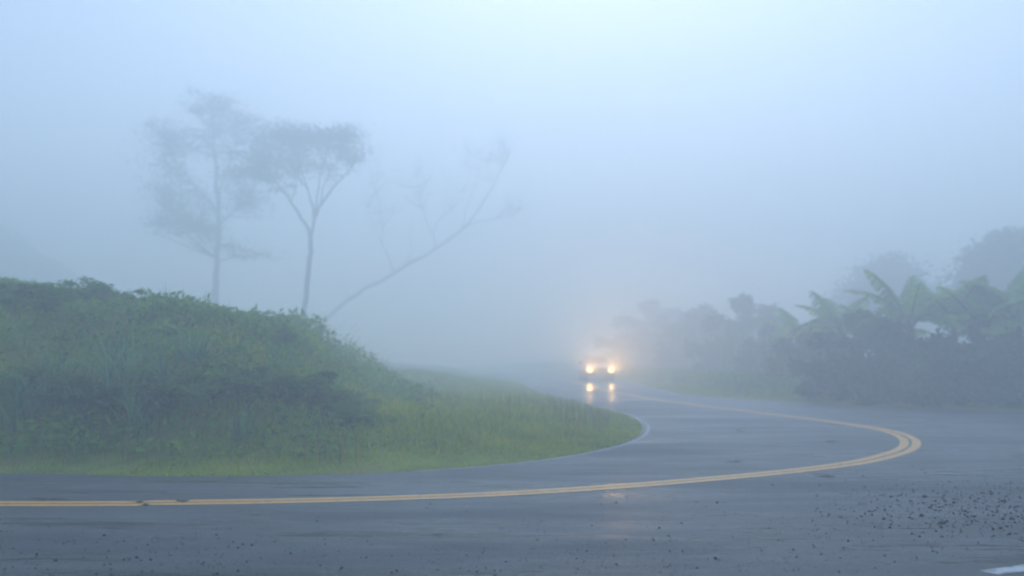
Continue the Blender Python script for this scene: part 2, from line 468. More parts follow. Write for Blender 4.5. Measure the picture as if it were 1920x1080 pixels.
v, f, t = join([blades(np.stack([x, y, height(x, y)], 1), rng.uniform(0.25, 0.9, N) * (0.7 + 0.8 * np.clip(lump(x * 3, y * 3) + .3, 0, 1)), rng.uniform(.015, .04, N), rng.uniform(0.2, 1.4, N), rng.uniform(0, 6.28, N), rng.uniform(0, 1, N)),
                leaves(np.stack([x, y, height(x, y) + rng.uniform(0.1, 0.8, N)], 1), rng.uniform(.08, .2, N), rng.uniform(0, 1, N))])
g = mesh_obj('hedge_foot_weeds', v, f, M['weed'], tint=t)
tag(g, 'rank weeds growing along the foot of the far hedge', 'weeds', kind='stuff')
# reddish seed stalks among the turf
x, y, di, do = scatter(4500, (-13, 4), (13, 30), lambda x, y, di, do, ins, onr: ins & (di > 0.7) & (di < 6) & (lump(x * 2.2, y * 2.2) > 0.05))
N = len(x)
v, f, t = blades(np.stack([x, y, height(x, y)], 1), rng.uniform(0.25, 0.65, N), np.full(N, 0.012), rng.uniform(0.0, 0.5, N), rng.uniform(0, 6.28, N), rng.uniform(0, 1, N))
g = mesh_obj('seed_stalks', v, f, M['seed'], tint=t)
tag(g, 'reddish brown seed stalks standing among the roadside grass', 'grass stalks', kind='stuff')
# weeds covering the knoll
x, y, di, do = scatter(75000, (-34, 1.5), (13.5, 42), lambda x, y, di, do, ins, onr: ins & (di > 1.3) & (x < -2.6 + 0.5 * rng.normal(size=len(x))))
N = len(x); z = height(x, y)
ht = (0.12 + 0.65 * np.clip(lump(x * 2.1, y * 2.1) + 0.35, 0, 1) ** 1.5) * sm(1.0, 3.5, di) + 0.12
lv = []
for k in range(2):
    pos = np.stack([x + rng.normal(0, .08, N), y + rng.normal(0, .08, N), z + ht * rng.uniform(0.2, 1.0, N)], 1)
    lv.append(leaves(pos, rng.uniform(0.06, 0.16, N), rng.uniform(0, 1, N)))
big = (lump(x * 2.7 + 5, y * 2.7) > 0.02) & (x < -3.3)
nb = int(big.sum())
for k in range(2):
    pos = np.stack([x[big] + rng.normal(0, .1, nb), y[big] + rng.normal(0, .1, nb), (z + ht * rng.uniform(0.5, 1.05, N))[big]], 1)
    lv.append(leaves(pos, rng.uniform(0.12, 0.27, nb), rng.uniform(0.3, 1, nb), aspect=0.38))
sel = rng.random(N) < 0.4
lv.append(blades(np.stack([x, y, z], 1)[sel], (ht * rng.uniform(0.8, 1.7, N))[sel], np.full(sel.sum(), 0.02), rng.uniform(0.2, 1.2, sel.sum()), rng.uniform(0, 6.28, sel.sum()), rng.uniform(0.3, 1, sel.sum())))
v, f, t = join(lv)
g = mesh_obj('weed_cover', v, f, M['weed'], tint=t)
tag(g, 'tangle of low green weeds covering the bank on the left', 'weeds', kind='stuff')

# ---- shrubs: prototypes, then copies
def shrub_parts(seed, rx, rz, nclump, per, lsize, blade_share=0.0):
    r = np.random.default_rng(seed); rd = random.Random(seed)
    P_, T_, tubes = [], [], []
    for k in range(nclump):
        th, ph = r.uniform(0, 6.28), math.acos(r.uniform(-0.05, 1))
        q = r.uniform(0.45, 1.0) ** 0.6 * (1 + 0.22 * math.sin(3 * th + seed) + 0.12 * r.normal())
        c = np.array([rx * q * math.sin(ph) * math.cos(th), rx * q * math.sin(ph) * math.sin(th), rz * (0.1 + 0.95 * q * math.cos(ph))])
        cr_ = rx * r.uniform(0.13, 0.28)
        dpt = r.normal(size=(per, 3)); dpt /= np.linalg.norm(dpt, axis=1)[:, None]
        pos = c + dpt * (r.uniform(0, 1, per)[:, None] ** 0.5) * cr_ * np.array([1, 1, 0.75])
        P_.append(pos); T_.append(np.clip(r.uniform(0, .7, per) + r.uniform(-.15, .45), 0, 1))
        if k % 3 == 0:
            tubes.append(tube(wobble([Vector((0, 0, -0.1)), Vector(c * np.array([.4, .4, .5])), Vector(c)], 0.04, 2), [0.03, .025, .02, .014, .008]))
    pos = np.vstack(P_); tt = np.concatenate(T_)
    pos[:, 2] = np.maximum(pos[:, 2], 0.02)
    return leaves(pos, r.uniform(0.7, 1.5, len(pos)) * lsize, tt, r=r), join(tubes)
def make_shrub(seed, mat='shrub', **kw):
    (v, f, t), (sv, sf, st) = shrub_parts(seed, **kw)
    e = empty('shrub')
    mesh_obj('foliage', v, f, M[mat], e, tint=t)
    mesh_obj('stems', sv, sf, M['bark'], e)
    return e
protos = [make_shrub(21, rx=1.0, rz=1.3, nclump=60, per=130, lsize=0.11),
          make_shrub(22, rx=1.0, rz=1.0, nclump=60, per=130, lsize=0.10),
          make_shrub(25, rx=1.0, rz=1.5, nclump=70, per=120, lsize=0.13)]
bank_protos = [make_shrub(61, 'bankleaf', rx=1.0, rz=1.0, nclump=46, per=90, lsize=0.13),
               make_shrub(62, 'bankleaf', rx=1.0, rz=1.15, nclump=40, per=90, lsize=0.11),
               make_shrub(63, 'bankleaf', rx=1.0, rz=0.9, nclump=50, per=80, lsize=0.14)]
used = set()
def put(protolist, k, x, y, s, sz, rz, label, cat, group, dz=-0.08):
    p = protolist[k % len(protolist)]
    if id(p) in used: o = copy_tree(p)
    else: o = p; used.add(id(p))
    o.location = (x, y, hz(x, y) + dz); o.scale = (s, s, sz); o.rotation_euler = (0, 0, rz)
    tag(o, label, cat, group); return o
# (pixel column, distance, width scale, height scale, label) on the knoll
KN = [
 (60, 19.5, 1.3, 1.0, 'dark leafy shrub at the far left end of the bank against the left picture edge'),
 (175, 21.5, 1.2, 0.95, 'feathery shrub sticking up highest on the left part of the bank skyline'),
 (330, 20.5, 1.2, 0.85, 'rounded dark shrub on the bank crest just left of the tall thin tree'),
 (470, 20.0, 1.0, 0.55, 'low shrub on the bank crest between the two tree trunks'),
 (490, 17.3, 1.05, 0.75, 'dark shrub bulging from the middle of the bank face below the two trees'),
 (555, 18.2, 1.1, 0.85, 'dense shrub at the right shoulder of the bank below the umbrella shaped tree'),
 (625, 17.8, 0.95, 0.8, 'rounded shrub closing the right end of the bank above the low grass'),
 (105, 16.6, 1.1, 0.8, 'dark shrub low on the bank face behind the drooping reed blades'),
 (240, 16.4, 1.0, 0.65, 'deep green shrub in the hollow under the broad reed clumps'),
 (380, 16.6, 1.1, 0.65, 'wide low shrub at the foot of the bank right of the reed clumps'),
 (760, 23.0, 0.7, 0.4, 'small hazy shrub on the low grass hump right of the bank'),
 (650, 20.5, 0.8, 0.6, 'pale misty shrub just behind the right end of the bank'),
]
for i, (px, Yd, s, sz, lb) in enumerate(KN):
    q = P(px, 670, Yd)
    put(bank_protos, i, q.x, Yd, s * .85, sz * .6, i * 1.7, lb, 'shrub', 'shrubs on the left bank')
# far side hedge: (px, distance, width, height)
HD = [
 (1915, 32.2, 1.8, 1.6, 'darkest shrub under the banana leaves at the right picture edge'),
 (1840, 32.8, 1.8, 1.6, 'dark shrub between the two rightmost banana plants'),
 (1765, 33.4, 1.9, 1.6, 'dark shrub directly below the pale upright banana leaf'),
 (1690, 33.9, 1.9, 1.65, 'dense shrub left of the banana plants below the hazy round tree'),
 (1620, 36.3, 2.0, 1.8, 'wide grey green shrub below the left side of the hazy round tree'),
 (1545, 43, 2.1, 2.0, 'shrub in the middle of the far hedge just left of the hazy round tree'),
 (1470, 54, 2.5, 2.5, 'grey hazy shrub in the far hedge above the yellow line where it straightens'),
 (1400, 66, 3.0, 3.1, 'tall faint shrub in the far hedge topped by thin yellowish shoots'),
 (1330, 82, 3.7, 3.7, 'very faint shrub where the far hedge dissolves into the mist'),
 (1265, 98, 4.4, 3.8, 'faint shrub nearest the oncoming vehicle on its right hand side'),
 (1225, 115, 5, 4.2, 'barely visible last shrub of the far hedge behind the headlights'),
]
for i, (px, Yd, s, sz, lb) in enumerate(HD):
    q = P(px, 670, Yd)
    put(protos, i + 1, q.x, Yd, s, sz, i * 2.1 + 0.5, lb, 'shrub', 'shrubs of the hedge along the far road edge')

# ---- tall reed clumps with arching blades on the knoll face
def make_reed(seed, n=75, h=1.1):
    r = np.random.default_rng(seed)
    base = np.stack([r.normal(0, .12, n), r.normal(0, .12, n), np.zeros(n)], 1)
    a_ = blades(base, h * r.uniform(0.6, 1.25, n), r.uniform(0.018, 0.04, n), r.uniform(0.25, 1.15, n), r.uniform(0, 6.28, n), r.uniform(0, 1, n), nseg=7, droop=1.35)
    e = empty('reed_clump')
    v, f, t = a_
    mesh_obj('blades', v, f, M['reed'], e, tint=t)
    k = 5
    tb = join([tube([Vector((r.normal(0, .06), r.normal(0, .06), -.05)), Vector((r.normal(0, .1), r.normal(0, .1), h * .55))], [.014, .006], 5) for _ in range(k)])
    mesh_obj('stems', tb[0], tb[1], M['stem'], e)
    return e
reeds = [make_reed(31), make_reed(32, 60, 1.25), make_reed(33, 90, 0.95)]
RD = [
 (40, 15.9, 1.0, 'reed clump with pale arching blades nearest the left picture edge'),
 (95, 16.3, 1.1, 'reed clump second from the left on the bank face'),
 (165, 16.1, 1.15, 'large reed clump with blades hanging over the dark hollow'),
 (225, 16.5, 1.3, 'tallest reed clump with bright blades rising towards the bank crest'),
 (262, 15.7, 1.0, 'bright reed clump low on the bank face with blades drooping to the right'),
 (300, 16.6, 1.0, 'reed clump at the right end of the bright reeds'),
 (365, 17.2, 0.9, 'thin dull reed clump alone in the middle of the bank'),
 (455, 15.6, 0.65, 'small bright green reed tuft at the foot of the bank above the grass'),
 (520, 18.9, 0.8, 'dim reed clump near the crest left of the umbrella tree trunk'),
]
for i, (px, Yd, s, lb) in enumerate(RD):
    q = P(px, 670, Yd)
    put(reeds, i, q.x, Yd, s, s, i * 1.3, lb, 'reeds', 'reed clumps on the left bank', -0.03)

# ------------------------------------------------------------------ trees
def make_tree(name, limbs, clusters, leafmat, label, cat, leaf=0.16, per=26, bark='bark', seed=3):
    """limbs: (polyline, r0, r1); clusters: (centre, radii xyz, twigs)"""
    r = np.random.default_rng(seed)
    base = limbs[0][0][0]; sc = base.y / 27.0
    e = empty(name, tuple(base)); tag(e, label, cat)
    tb = []; lib = []
    for pts, r0, r1 in limbs:
        r0 *= sc * .75; r1 *= sc * .75
        w = wobble([p - base for p in pts], r0 * 0.5, 3)
        rad = [r0 + (r1 - r0) * k / (len(w) - 1) for k in range(len(w))]
        tb.append(tube(w, rad, 8)); lib += w[2:]
    lp, lt = [], []
    for c, rr_, tw in clusters:
        c = c - base
        for k in range(tw):
            d = r.normal(size=3); d /= np.linalg.norm(d)
            e_ = c + Vector(d * (r.uniform(0.15, 1.35) ** 0.5) * np.array(rr_))
            cand = [q for q in lib if q.z < e_.z + 0.3] or lib
            s_ = min(cand, key=lambda q: (q - e_).length + r.uniform(0, 0.9) * sc)
            mid = s_.lerp(e_, 0.5) + Vector((r.normal() * .12, r.normal() * .12, r.normal() * .1 - .05)) * 1.0
            L_ = (e_ - s_).length
            rt = (0.011 + 0.012 * min(L_ / sc, 2)) * sc
            tb.append(tube([s_, mid, e_], [rt, rt * .7, 0.005 * sc], 5))
            if leafmat:
                m_ = int(per * r.uniform(0.4, 1.5))
                sp = np.array([.25, .25, .085]) * r.uniform(0.4, 1.5) * sc
                lp.append(np.array(e_) + r.normal(size=(m_, 3)) * sp); lt.append(r.uniform(0, 1, m_))
                m2 = m_ // 3
                tt_ = r.uniform(0.3, 1, m2)[:, None]
                lp.append(np.array(s_) * (1 - tt_) + np.array(e_) * tt_ + r.normal(size=(m2, 3)) * .12 * sc); lt.append(r.uniform(0, 1, m2))
            else:
                for j in range(3):
                    q0 = mid.lerp(e_, r.uniform(0, .9)); q1 = q0 + Vector((r.normal() * .3, r.normal() * .3, abs(r.normal()) * .35 + .1)) * sc
                    tb.append(tube([q0, q1], [.009 * sc, .004 * sc], 4))
    v, f, t = join(tb)
    mesh_obj('trunk', v, f, M[bark], e, smooth=True)
    if leafmat:
        pos = np.vstack(lp); v, f, t = leaves(pos, r.uniform(.6, 1.4, len(pos)) * leaf * (sc ** .5), np.concatenate(lt), r=r)
        mesh_obj('crown', v, f, M[leafmat], e, tint=t)
    return e
def L(Y, *pts, dy=0.0):
    k = len(pts)
    return [P(px, py, Y + dy * i / max(1, k - 1)) for i, (px, py) in enumerate(pts)]
def sz(Y, rx, ry, depth=None):
    s = Y / F
    return (rx * s, (depth or rx) * s, ry * s)

YB = 74.0    # umbrella shaped tree
gB = P(568, 640, YB)
make_tree('umbrella_tree', [
    ([Vector((gB.x, YB, hz(gB.x, YB) - .1))] + L(YB, (571, 600), (575, 540), (581, 480), (583, 450)), 0.105, 0.085),
    (L(YB, (583, 450), (577, 427), (560, 400), (545, 380), (526, 352), (502, 319), (478, 296), dy=-0.6), 0.06, 0.02),
    (L(YB, (583, 450), (590, 410), (601, 385), (625, 352), (645, 330), (663, 309), (682, 290), dy=0.4), 0.062, 0.018),
    (L(YB, (588, 415), (586, 385), (578, 357), (566, 325), (552, 285), (535, 255), dy=0.8), 0.05, 0.015),
    (L(YB, (592, 404), (594, 370), (600, 330), (612, 290), (630, 255), dy=-0.8), 0.045, 0.015),
    (L(YB, (601, 385), (606, 350), (625, 310), (645, 270), dy=1.0), 0.035, 0.012),
    (L(YB, (578, 357), (562, 335), (545, 310), (520, 280), dy=-1.2), 0.03, 0.012),
    (L(YB, (545, 380), (555, 350), (560, 320), dy=0.9), 0.028, 0.012),
  ], [
    (P(478, 300, YB - .6), sz(YB, 40, 28), 40), (P(510, 275, YB - .2), sz(YB, 44, 30), 40), (P(535, 250, YB + .5), sz(YB, 50, 18), 34),
    (P(575, 255, YB), sz(YB, 40, 18), 26), (P(615, 262, YB), sz(YB, 36, 18), 26), (P(640, 252, YB + .3), sz(YB, 26, 14), 26),
    (P(660, 285, YB + .3), sz(YB, 24, 18), 24), (P(560, 300, YB), sz(YB, 48, 24), 22), (P(600, 315, YB), sz(YB, 46, 22), 12), (P(520, 330, YB), sz(YB, 36, 22), 16), (P(450, 325, YB - .6), sz(YB, 16, 14), 10)],
    'treeleaf', 'umbrella shaped tree with slender forked trunk standing at the right end of the bank', 'tree', leaf=0.15, per=24, seed=5)

YA = 88.0    # tall feathery tree
gA = P(403, 560, YA)
make_tree('feathery_tree', [
    ([Vector((gA.x, YA, hz(gA.x, YA) - .1))] + L(YA, (403, 545), (407, 500), (410, 455), (410, 375), (404, 295), (400, 240), (398, 190)), 0.135, 0.03),
    (L(YA, (410, 400), (385, 370), (350, 330), (320, 290), (305, 250), dy=-.8), 0.05, 0.015),
    (L(YA, (410, 440), (380, 420), (345, 405), (310, 395), dy=.6), 0.04, 0.012),
    (L(YA, (408, 370), (425, 320), (440, 270), (450, 230), dy=.5), 0.035, 0.012),
    (L(YA, (409, 425), (430, 405), (455, 380), (480, 350), dy=-.5), 0.04, 0.012),
    (L(YA, (409, 465), (430, 462), (463, 468), (500, 482), dy=.6), 0.03, 0.01),
    (L(YA, (411, 490), (440, 482), (480, 478), (530, 486), dy=-.6), 0.028, 0.008),
    (L(YA, (404, 300), (385, 260), (375, 215), dy=.6), 0.03, 0.01),
  ], [
    (P(310, 250, YA - .6), sz(YA, 32, 36), 26), (P(330, 280, YA - .3), sz(YA, 40, 44), 30), (P(305, 330, YA), sz(YA, 28, 50), 26),
    (P(350, 375, YA), sz(YA, 52, 34), 40), (P(320, 415, YA + .4), sz(YA, 34, 26), 40), (P(375, 425, YA), sz(YA, 38, 26), 30),
    (P(398, 195, YA), sz(YA, 46, 24), 34), (P(395, 250, YA), sz(YA, 56, 44), 40), (P(440, 240, YA + .4), sz(YA, 30, 36), 22),
    (P(440, 340, YA), sz(YA, 36, 50), 26), (P(470, 380, YA - .4), sz(YA, 36, 30), 22), (P(465, 470, YA), sz(YA, 50, 14), 14), (P(490, 235, YA), sz(YA, 22, 20), 10)],
    'treeleaf', 'tallest tree with a straight thin trunk and loose feathery crown on the bank crest', 'tree', leaf=0.17, per=20, seed=8)

YC = 100.0    # leaning bare tree
gC = P(585, 640, YC)
make_tree('leaning_tree', [
    ([Vector((gC.x, YC, hz(gC.x, YC) - .1))] + L(YC, (600, 612), (640, 573), (685, 540), (735, 515), (790, 483), (830, 458), (872, 425), (900, 390), (925, 350), (945, 310), (962, 270), dy=1.5), 0.085, 0.012),
    (L(YC + .5, (738, 513), (732, 488), (716, 458), (718, 425), (712, 385), (700, 345), (692, 310), dy=.8), 0.035, 0.008),
    (L(YC + .5, (716, 458), (705, 430), (690, 400), (686, 370), dy=-.6), 0.02, 0.007),
    (L(YC + .8, (818, 466), (812, 438), (822, 412), (850, 390), (870, 370), dy=.6), 0.03, 0.008),
    (L(YC + .8, (812, 440), (795, 405), (788, 365), (775, 320), dy=-.8), 0.025, 0.007),
    (L(YC + 1, (872, 425), (900, 415), (930, 410), (965, 402), (985, 385), dy=.5), 0.028, 0.007),
    (L(YC + 1, (868, 428), (872, 395), (890, 350), (905, 300), dy=-.5), 0.025, 0.007),
    (L(YC + .6, (760, 500), (772, 470), (768, 440), (775, 400), dy=1.2), 0.025, 0.007),
    (L(YC + 1.2, (925, 350), (918, 320), (905, 285)), 0.018, 0.006),
    (L(YC + .3, (655, 563), (648, 545), (638, 520)), 0.02, 0.007),
  ], [
    (P(710, 370, YC + 1), sz(YC, 34, 60), 7), (P(770, 360, YC), sz(YC, 40, 60), 7), (P(830, 370, YC + 1), sz(YC, 40, 40), 6),
    (P(900, 310, YC + 1), sz(YC, 40, 40), 6), (P(955, 395, YC + 1), sz(YC, 30, 14), 6), (P(945, 290, YC + 1), sz(YC, 22, 26), 7)],
    None, 'nearly bare tree leaning far to the right over the low grass with upright twigs', 'tree', seed=4)

# two hazy broad trees behind the far hedge
YD = 85.0
q = P(1660, 700, YD)
make_tree('round_tree', [
    ([Vector((q.x, YD, hz(q.x, YD) - .1))] + L(YD, (1660, 640), (1662, 600), (1660, 560)), 0.11, 0.05),
    (L(YD, (1660, 600), (1640, 560), (1625, 530), dy=-1), 0.07, 0.02), (L(YD, (1661, 590), (1680, 550), (1695, 520), dy=1), 0.07, 0.02),
    (L(YD, (1660, 560), (1658, 520), (1660, 495)), 0.07, 0.02)],
    [(P(1668, 508, YD), sz(YD, 34, 24), 34), (P(1635, 520, YD), sz(YD, 26, 20), 18), (P(1612, 552, YD), sz(YD, 30, 24), 22), (P(1695, 535, YD), sz(YD, 26, 34), 30), (P(1660, 560, YD), sz(YD, 62, 34), 60), (P(1640, 600, YD), sz(YD, 60, 30), 40), (P(1725, 560, YD), sz(YD, 16, 34), 18)],
    'treeleaf', 'hazy round crowned tree rising behind the hedge left of the banana plants', 'tree', leaf=0.26, per=30, seed=12)
YE = 68.0
q = P(1905, 700, YE)
make_tree('broad_tree', [
    ([Vector((q.x, YE, hz(q.x, YE) - .1))] + L(YE, (1905, 640), (1908, 580), (1905, 520)), 0.22, 0.12),
    (L(YE, (1906, 590), (1880, 540), (1850, 500), dy=-1), 0.09, 0.02), (L(YE, (1907, 570), (1935, 520), (1970, 490), dy=1), 0.09, 0.02),
    (L(YE, (1905, 520), (1900, 480), (1905, 450)), 0.09, 0.02)],
    [(P(1905, 462, YE), sz(YE, 46, 26), 60), (P(1870, 478, YE), sz(YE, 30, 22), 34), (P(1850, 505, YE), sz(YE, 34, 30), 50), (P(1840, 530, YE), sz(YE, 38, 36), 70), (P(1900, 520, YE), sz(YE, 70, 44), 120), (P(1965, 490, YE), sz(YE, 60, 50), 90), (P(1900, 590, YE), sz(YE, 90, 40), 90)],
    'treeleaf', 'broad dark tree behind the banana plants at the right picture edge', 'tree', leaf=0.26, per=34, seed=13)

# ------------------------------------------------------------------ banana plants
def banana_leaf(r, length, width, droop, torn):
    """paddle blade along +X that arches up then over, torn into strips near the edge; midrib tube as its sub-part"""
    n = 22; pts = []
    for k in range(n + 1):
        t = k / n
        ang = R(68) * (1 - droop * t * 1.3) - droop * 0.25
        pts.append((t, ang))
    x = z = 0; line = [(0, 0)]
    for k in range(n):
        a_ = pts[k][1]; x += length / n * math.cos(a_); z += length / n * math.sin(a_); line.append((x, z))
    V, Fc, T = [], [], []
    st = 4                                  # bare stalk part
    for side in (-1, 1):
        for k in range(st, n):
            t0 = (k - st) / (n - st); t1 = (k + 1 - st) / (n - st)
            def W(t): return width * 0.5 * (math.sin(math.pi * min(1, t * 0.96 + 0.04) ** 0.75)) ** 0.6
            gap = r.uniform(0, 0.5) * torn if r.random() < 0.55 else 0
            sag = -r.uniform(0.0, 0.5) * torn
            (xa, za), (xb, zb) = line[k], line[k + 1]
            b0 = len(V)
            w0, w1 = W(t0), W(t1)
            xb2 = xb + (xa - xb) * gap; zb2 = zb + (za - zb) * gap
            V += [(xa, 0, za), (xb, 0, zb), (xb2 + .04, side * w1 * .6, zb2 + w1 * .18 + sag * w1 * .3), (xa + .04, side * w0 * .6, za + w0 * .18 + sag * w0 * .3),
                  (xb2 + .10, side * w1, zb2 + sag * w1), (xa + .10, side * w0, za + sag * w0)]
            Fc += [(b0, b0 + 1, b0 + 2, b0 + 3), (b0 + 3, b0 + 2, b0 + 4, b0 + 5)]
            tt = r.uniform(0.3, 0.6); T += [tt] * 6
    rib = tube([Vector((a_, 0, b_ - .01)) for a_, b_ in line], [0.035 * (1 - .8 * k / n) for k in range(n + 1)], 6)
    return np.array(V), np.array(Fc), T, rib
def make_banana(seed, nleaf, stem_h, ll):
    r = random.Random(seed)
    e = empty('banana_plant')
    s = tube([Vector((0, 0, -.1)), Vector((.02, 0, stem_h * .5)), Vector((.05, .02, stem_h))], [.15, .12, .08], 10)
    mesh_obj('stem', s[0], s[1], M['fibre'], e, smooth=True)
    for k in range(nleaf):
        up = k / nleaf
        droop = 0.15 + 1.15 * (1 - up) * r.uniform(.75, 1.15)
        V, Fc, T, rib = banana_leaf(r, ll * r.uniform(.8, 1.1), r.uniform(.75, 1.0), droop, r.uniform(.5, 1.5))
        shade = r.uniform(-.25, .5)
        o = mesh_obj('leaf', V, Fc, M['banana'], e, tint=[t + shade for t in T])
        o.location = (.05, .02, stem_h - .25 + .3 * up)
        o.rotation_euler = (r.uniform(-.25, .25), 0, k * 2.4 + r.uniform(-.3, .3))
        mesh_obj('midrib', rib[0], rib[1], M['stem'], o)
    return e
bananas = [make_banana(41, 9, 2.2, 2.1), make_banana(42, 8, 1.9, 2.0), make_banana(44, 10, 2.4, 2.2)]
BN = [
 (1905, 33.6, 1.32, 0.3, 'banana plant at the right picture edge with its upright leaf highest'),
 (1848, 34.0, 1.25, 1.9, 'banana plant with one leaf arching left just left of the rightmost plant'),
 (1790, 34.6, 1.12, 4.1, 'banana plant between the pale upright leaf and the plants on the right'),
 (1712, 34.8, 1.24, 2.7, 'leftmost clear banana plant with a pale yellow green upright leaf'),
 (1645, 37.0, 1.05, 5.0, 'short hazy banana plant in front of the round tree'),
 (1580, 39.0, 1.05, 0.9, 'faint banana plant in the hedge left of the hazy round tree'),
 (1500, 45.0, 0.95, 3.3, 'barely visible leftmost banana plant in the middle of the hedge'),
 (1955, 33.0, 1.3, 1.1, 'banana plant cut by the right picture edge with drooping leaves'),
]
for i, (px, Yd, s, rz, lb) in enumerate(BN):
    q = P(px, 670, Yd)
    put(bananas, i, q.x, Yd, s, s, rz, lb, 'banana plant', 'banana plants along the far road edge')

# thin shoots over the far hedge
def make_cane(seed, n=26, h=3.4):
    r = np.random.default_rng(seed)
    e = empty('cane_clump')
    a_ = blades(np.stack([r.normal(0, .35, n), r.normal(0, .35, n), np.zeros(n)], 1), h * r.uniform(.65, 1.1, n), r.uniform(.03, .06, n), r.uniform(.1, .5, n), r.uniform(0, 6.28, n), r.uniform(.4, 1, n), nseg=8, droop=1.0)
    mesh_obj('blades', a_[0], a_[1], M['reed'], e, tint=a_[2])
    tb = join([tube([Vector((r.normal(0, .3), r.normal(0, .3), -.05)), Vector((r.normal(0, .4), r.normal(0, .4), h * .6))], [.02, .01], 5) for _ in range(8)])
    mesh_obj('stems', tb[0], tb[1], M['stem'], e)
    return e
canes = [make_cane(51), make_cane(52, 22, 3.0)]
for i, (px, Yd, s, lb) in enumerate([(1385, 58.0, 1.5, 'tall thin cane clump above the tall faint shrub of the hedge'), (1445, 49.0, 1.25, 'cane clump with one blade curving left above the middle of the hedge'), (1560, 38.0, 1.0, 'cane clump left of the hazy round tree above the hedge'), (1312, 72.0, 1.8, 'faint cane clump at the misty end of the hedge')]):
    q = P(px, 670, Yd)
    put(canes, i, q.x, Yd, s, s, i, lb, 'cane', 'cane clumps in the far hedge')

# ------------------------------------------------------------------ debris on the asphalt
def pebble_cloud(pts, sizes, r):
    """small irregular lumps"""
    base = np.array([(1, 0, 0), (-1, 0, 0), (0, 1, 0), (0, -1, 0), (0, 0, .8), (0, 0, -.5)], float)
    fc_ = np.array([(0, 2, 4), (2, 1, 4), (1, 3, 4), (3, 0, 4), (2, 0, 5), (1, 2, 5), (3, 1, 5), (0, 3, 5)])
    N = len(pts)
    v = base[None] * r.uniform(.55, 1.35, (N, 6, 1)) * np.asarray(sizes)[:, None, None]
    a_ = r.uniform(0, 6.28, N); c, s = np.cos(a_)[:, None], np.sin(a_)[:, None]
    vx = v[..., 0] * c - v[..., 1] * s; vy = v[..., 0] * s + v[..., 1] * c
    v = np.stack([vx, vy, v[..., 2]], -1) + np.asarray(pts)[:, None, :]
    return v.reshape(-1, 3), (fc_[None] + (np.arange(N) * 6)[:, None, None]).reshape(-1, 3)
pp, ss = [], []
r = np.random.default_rng(77)
def spread(n, cx, cy, sx, sy, s0, s1):
    for _ in range(n):
        px, py = r.normal(cx, sx), r.normal(cy, sy)
        if py < 870 or px > 2150 or px < -60: continue
        x_, y_ = G(px, py); s_ = r.uniform(s0, s1) * r.uniform(.4, 1) ** 1.5
        pp.append((x_, y_, s_ * .3)); ss.append(s_)
spread(1700, 1890, 950, 150, 34, .005, .024)
spread(70, 1860, 950, 100, 25, .02, .036)
spread(700, 1750, 945, 190, 45, .005, .017)
spread(300, 1500, 990, 260, 60, .006, .017)
spread(260, 1000, 985, 300, 40, .006, .017)
spread(420, 200, 1040, 260, 35, .006, .019)
spread(420, 900, 1060, 400, 30, .006, .014)
v, f = pebble_cloud(pp, ss, r)
gr = mesh_obj('gravel', v, f, M['dirt'])
tag(gr, 'dark crumbs of gravel and dirt scattered over the wet asphalt', 'gravel', kind='stuff')
def make_leaf(name, px, py, s, mat, label, seed):
    r = random.Random(seed)
    x_, y_ = G(px, py); V = [(0, 0, .012)]; n_ = 12
    for k in range(n_):
        a_ = 2 * math.pi * k / n_; q_ = s * (0.45 + .55 * abs(math.cos(a_))) * r.uniform(.75, 1.15)
        V.append((q_ * math.cos(a_), .8 * q_ * math.sin(a_), .006 + r.uniform(0, .35) * s * .5))
    e = mesh_obj(name, V, [(0, 1 + k, 1 + (k + 1) % n_) for k in range(n_)], mat)
    e.location = (x_, y_, .004); e.rotation_euler = (0, 0, r.uniform(-.5, .5))
    sol = e.modifiers.new('thickness', 'SOLIDIFY'); sol.thickness = .004
    tag(e, label, 'leaf', 'leaves lying on the road'); return e
LV = [(1560, 829, .15, 'deadleaf', 'curled dead leaf lying inside the bend left of the yellow line tip'),
      (1388, 808, .14, 'deadleaf', 'small pale brown leaf on the inner lane far from the yellow line'),
      (1376, 867, .13, 'deadleaf', 'flat wet leaf just inside the near yellow line on the inner lane'),
      (1545, 893, .14, 'deadleaf', 'flattened dark leaf just outside the double yellow line right of centre'),
      (341, 940, .09, 'deadleaf', 'dark leaf lying on top of the double yellow line at the left'),
      (942, 989, .045, 'limeleaf', 'bright lime green leaf on the near lane at the bottom centre'),
      (822, 1004, .05, 'deadleaf', 'small dark leaf on the near lane left of the lime green leaf'),
      (1615, 945, .05, 'deadleaf', 'dark leaf left of the dense gravel on the right'),
      (82, 914, .05, 'deadleaf', 'small green brown leaf on the inner lane close to the left picture edge')]
for i, (px, py, s, mt, lb) in enumerate(LV):
    make_leaf('fallen_leaf', px, py, s, M[mt], lb, i + 3)

# ------------------------------------------------------------------ oncoming pickup truck
VX, VY = P(1125, 700, 68.0).x, 68.0
M['paint'] = plain('grey_car_paint', (0.75, 0.76, 0.78), 0.5, 0.0, 0.06)
M['glass'] = plain('tinted_glass', (0.25, 0.28, 0.30), 0.12, 0, 0.1)
M['rubber'] = plain('black_rubber', (0.02, 0.02, 0.02), 0.8)
M['chrome'] = plain('chrome', (0.5, 0.5, 0.5), 0.2, 0.9, 0.05)
m, n, l, b = new_mat('lit_headlight'); M['lamp'] = m
b.inputs['Base Color'].default_value = (1, .9, .7, 1)
b.inputs['Emission Color'].default_value = (1.0, 0.66, 0.24, 1); b.inputs['Emission Strength'].default_value = 3.5
truck = empty('pickup_truck', (VX, VY, 0.0), 0.02)
truck.scale = (1.24, 1.12, 1.02)
tag(truck, 'oncoming pickup truck with both headlights lit, dissolving in the fog', 'pickup truck')
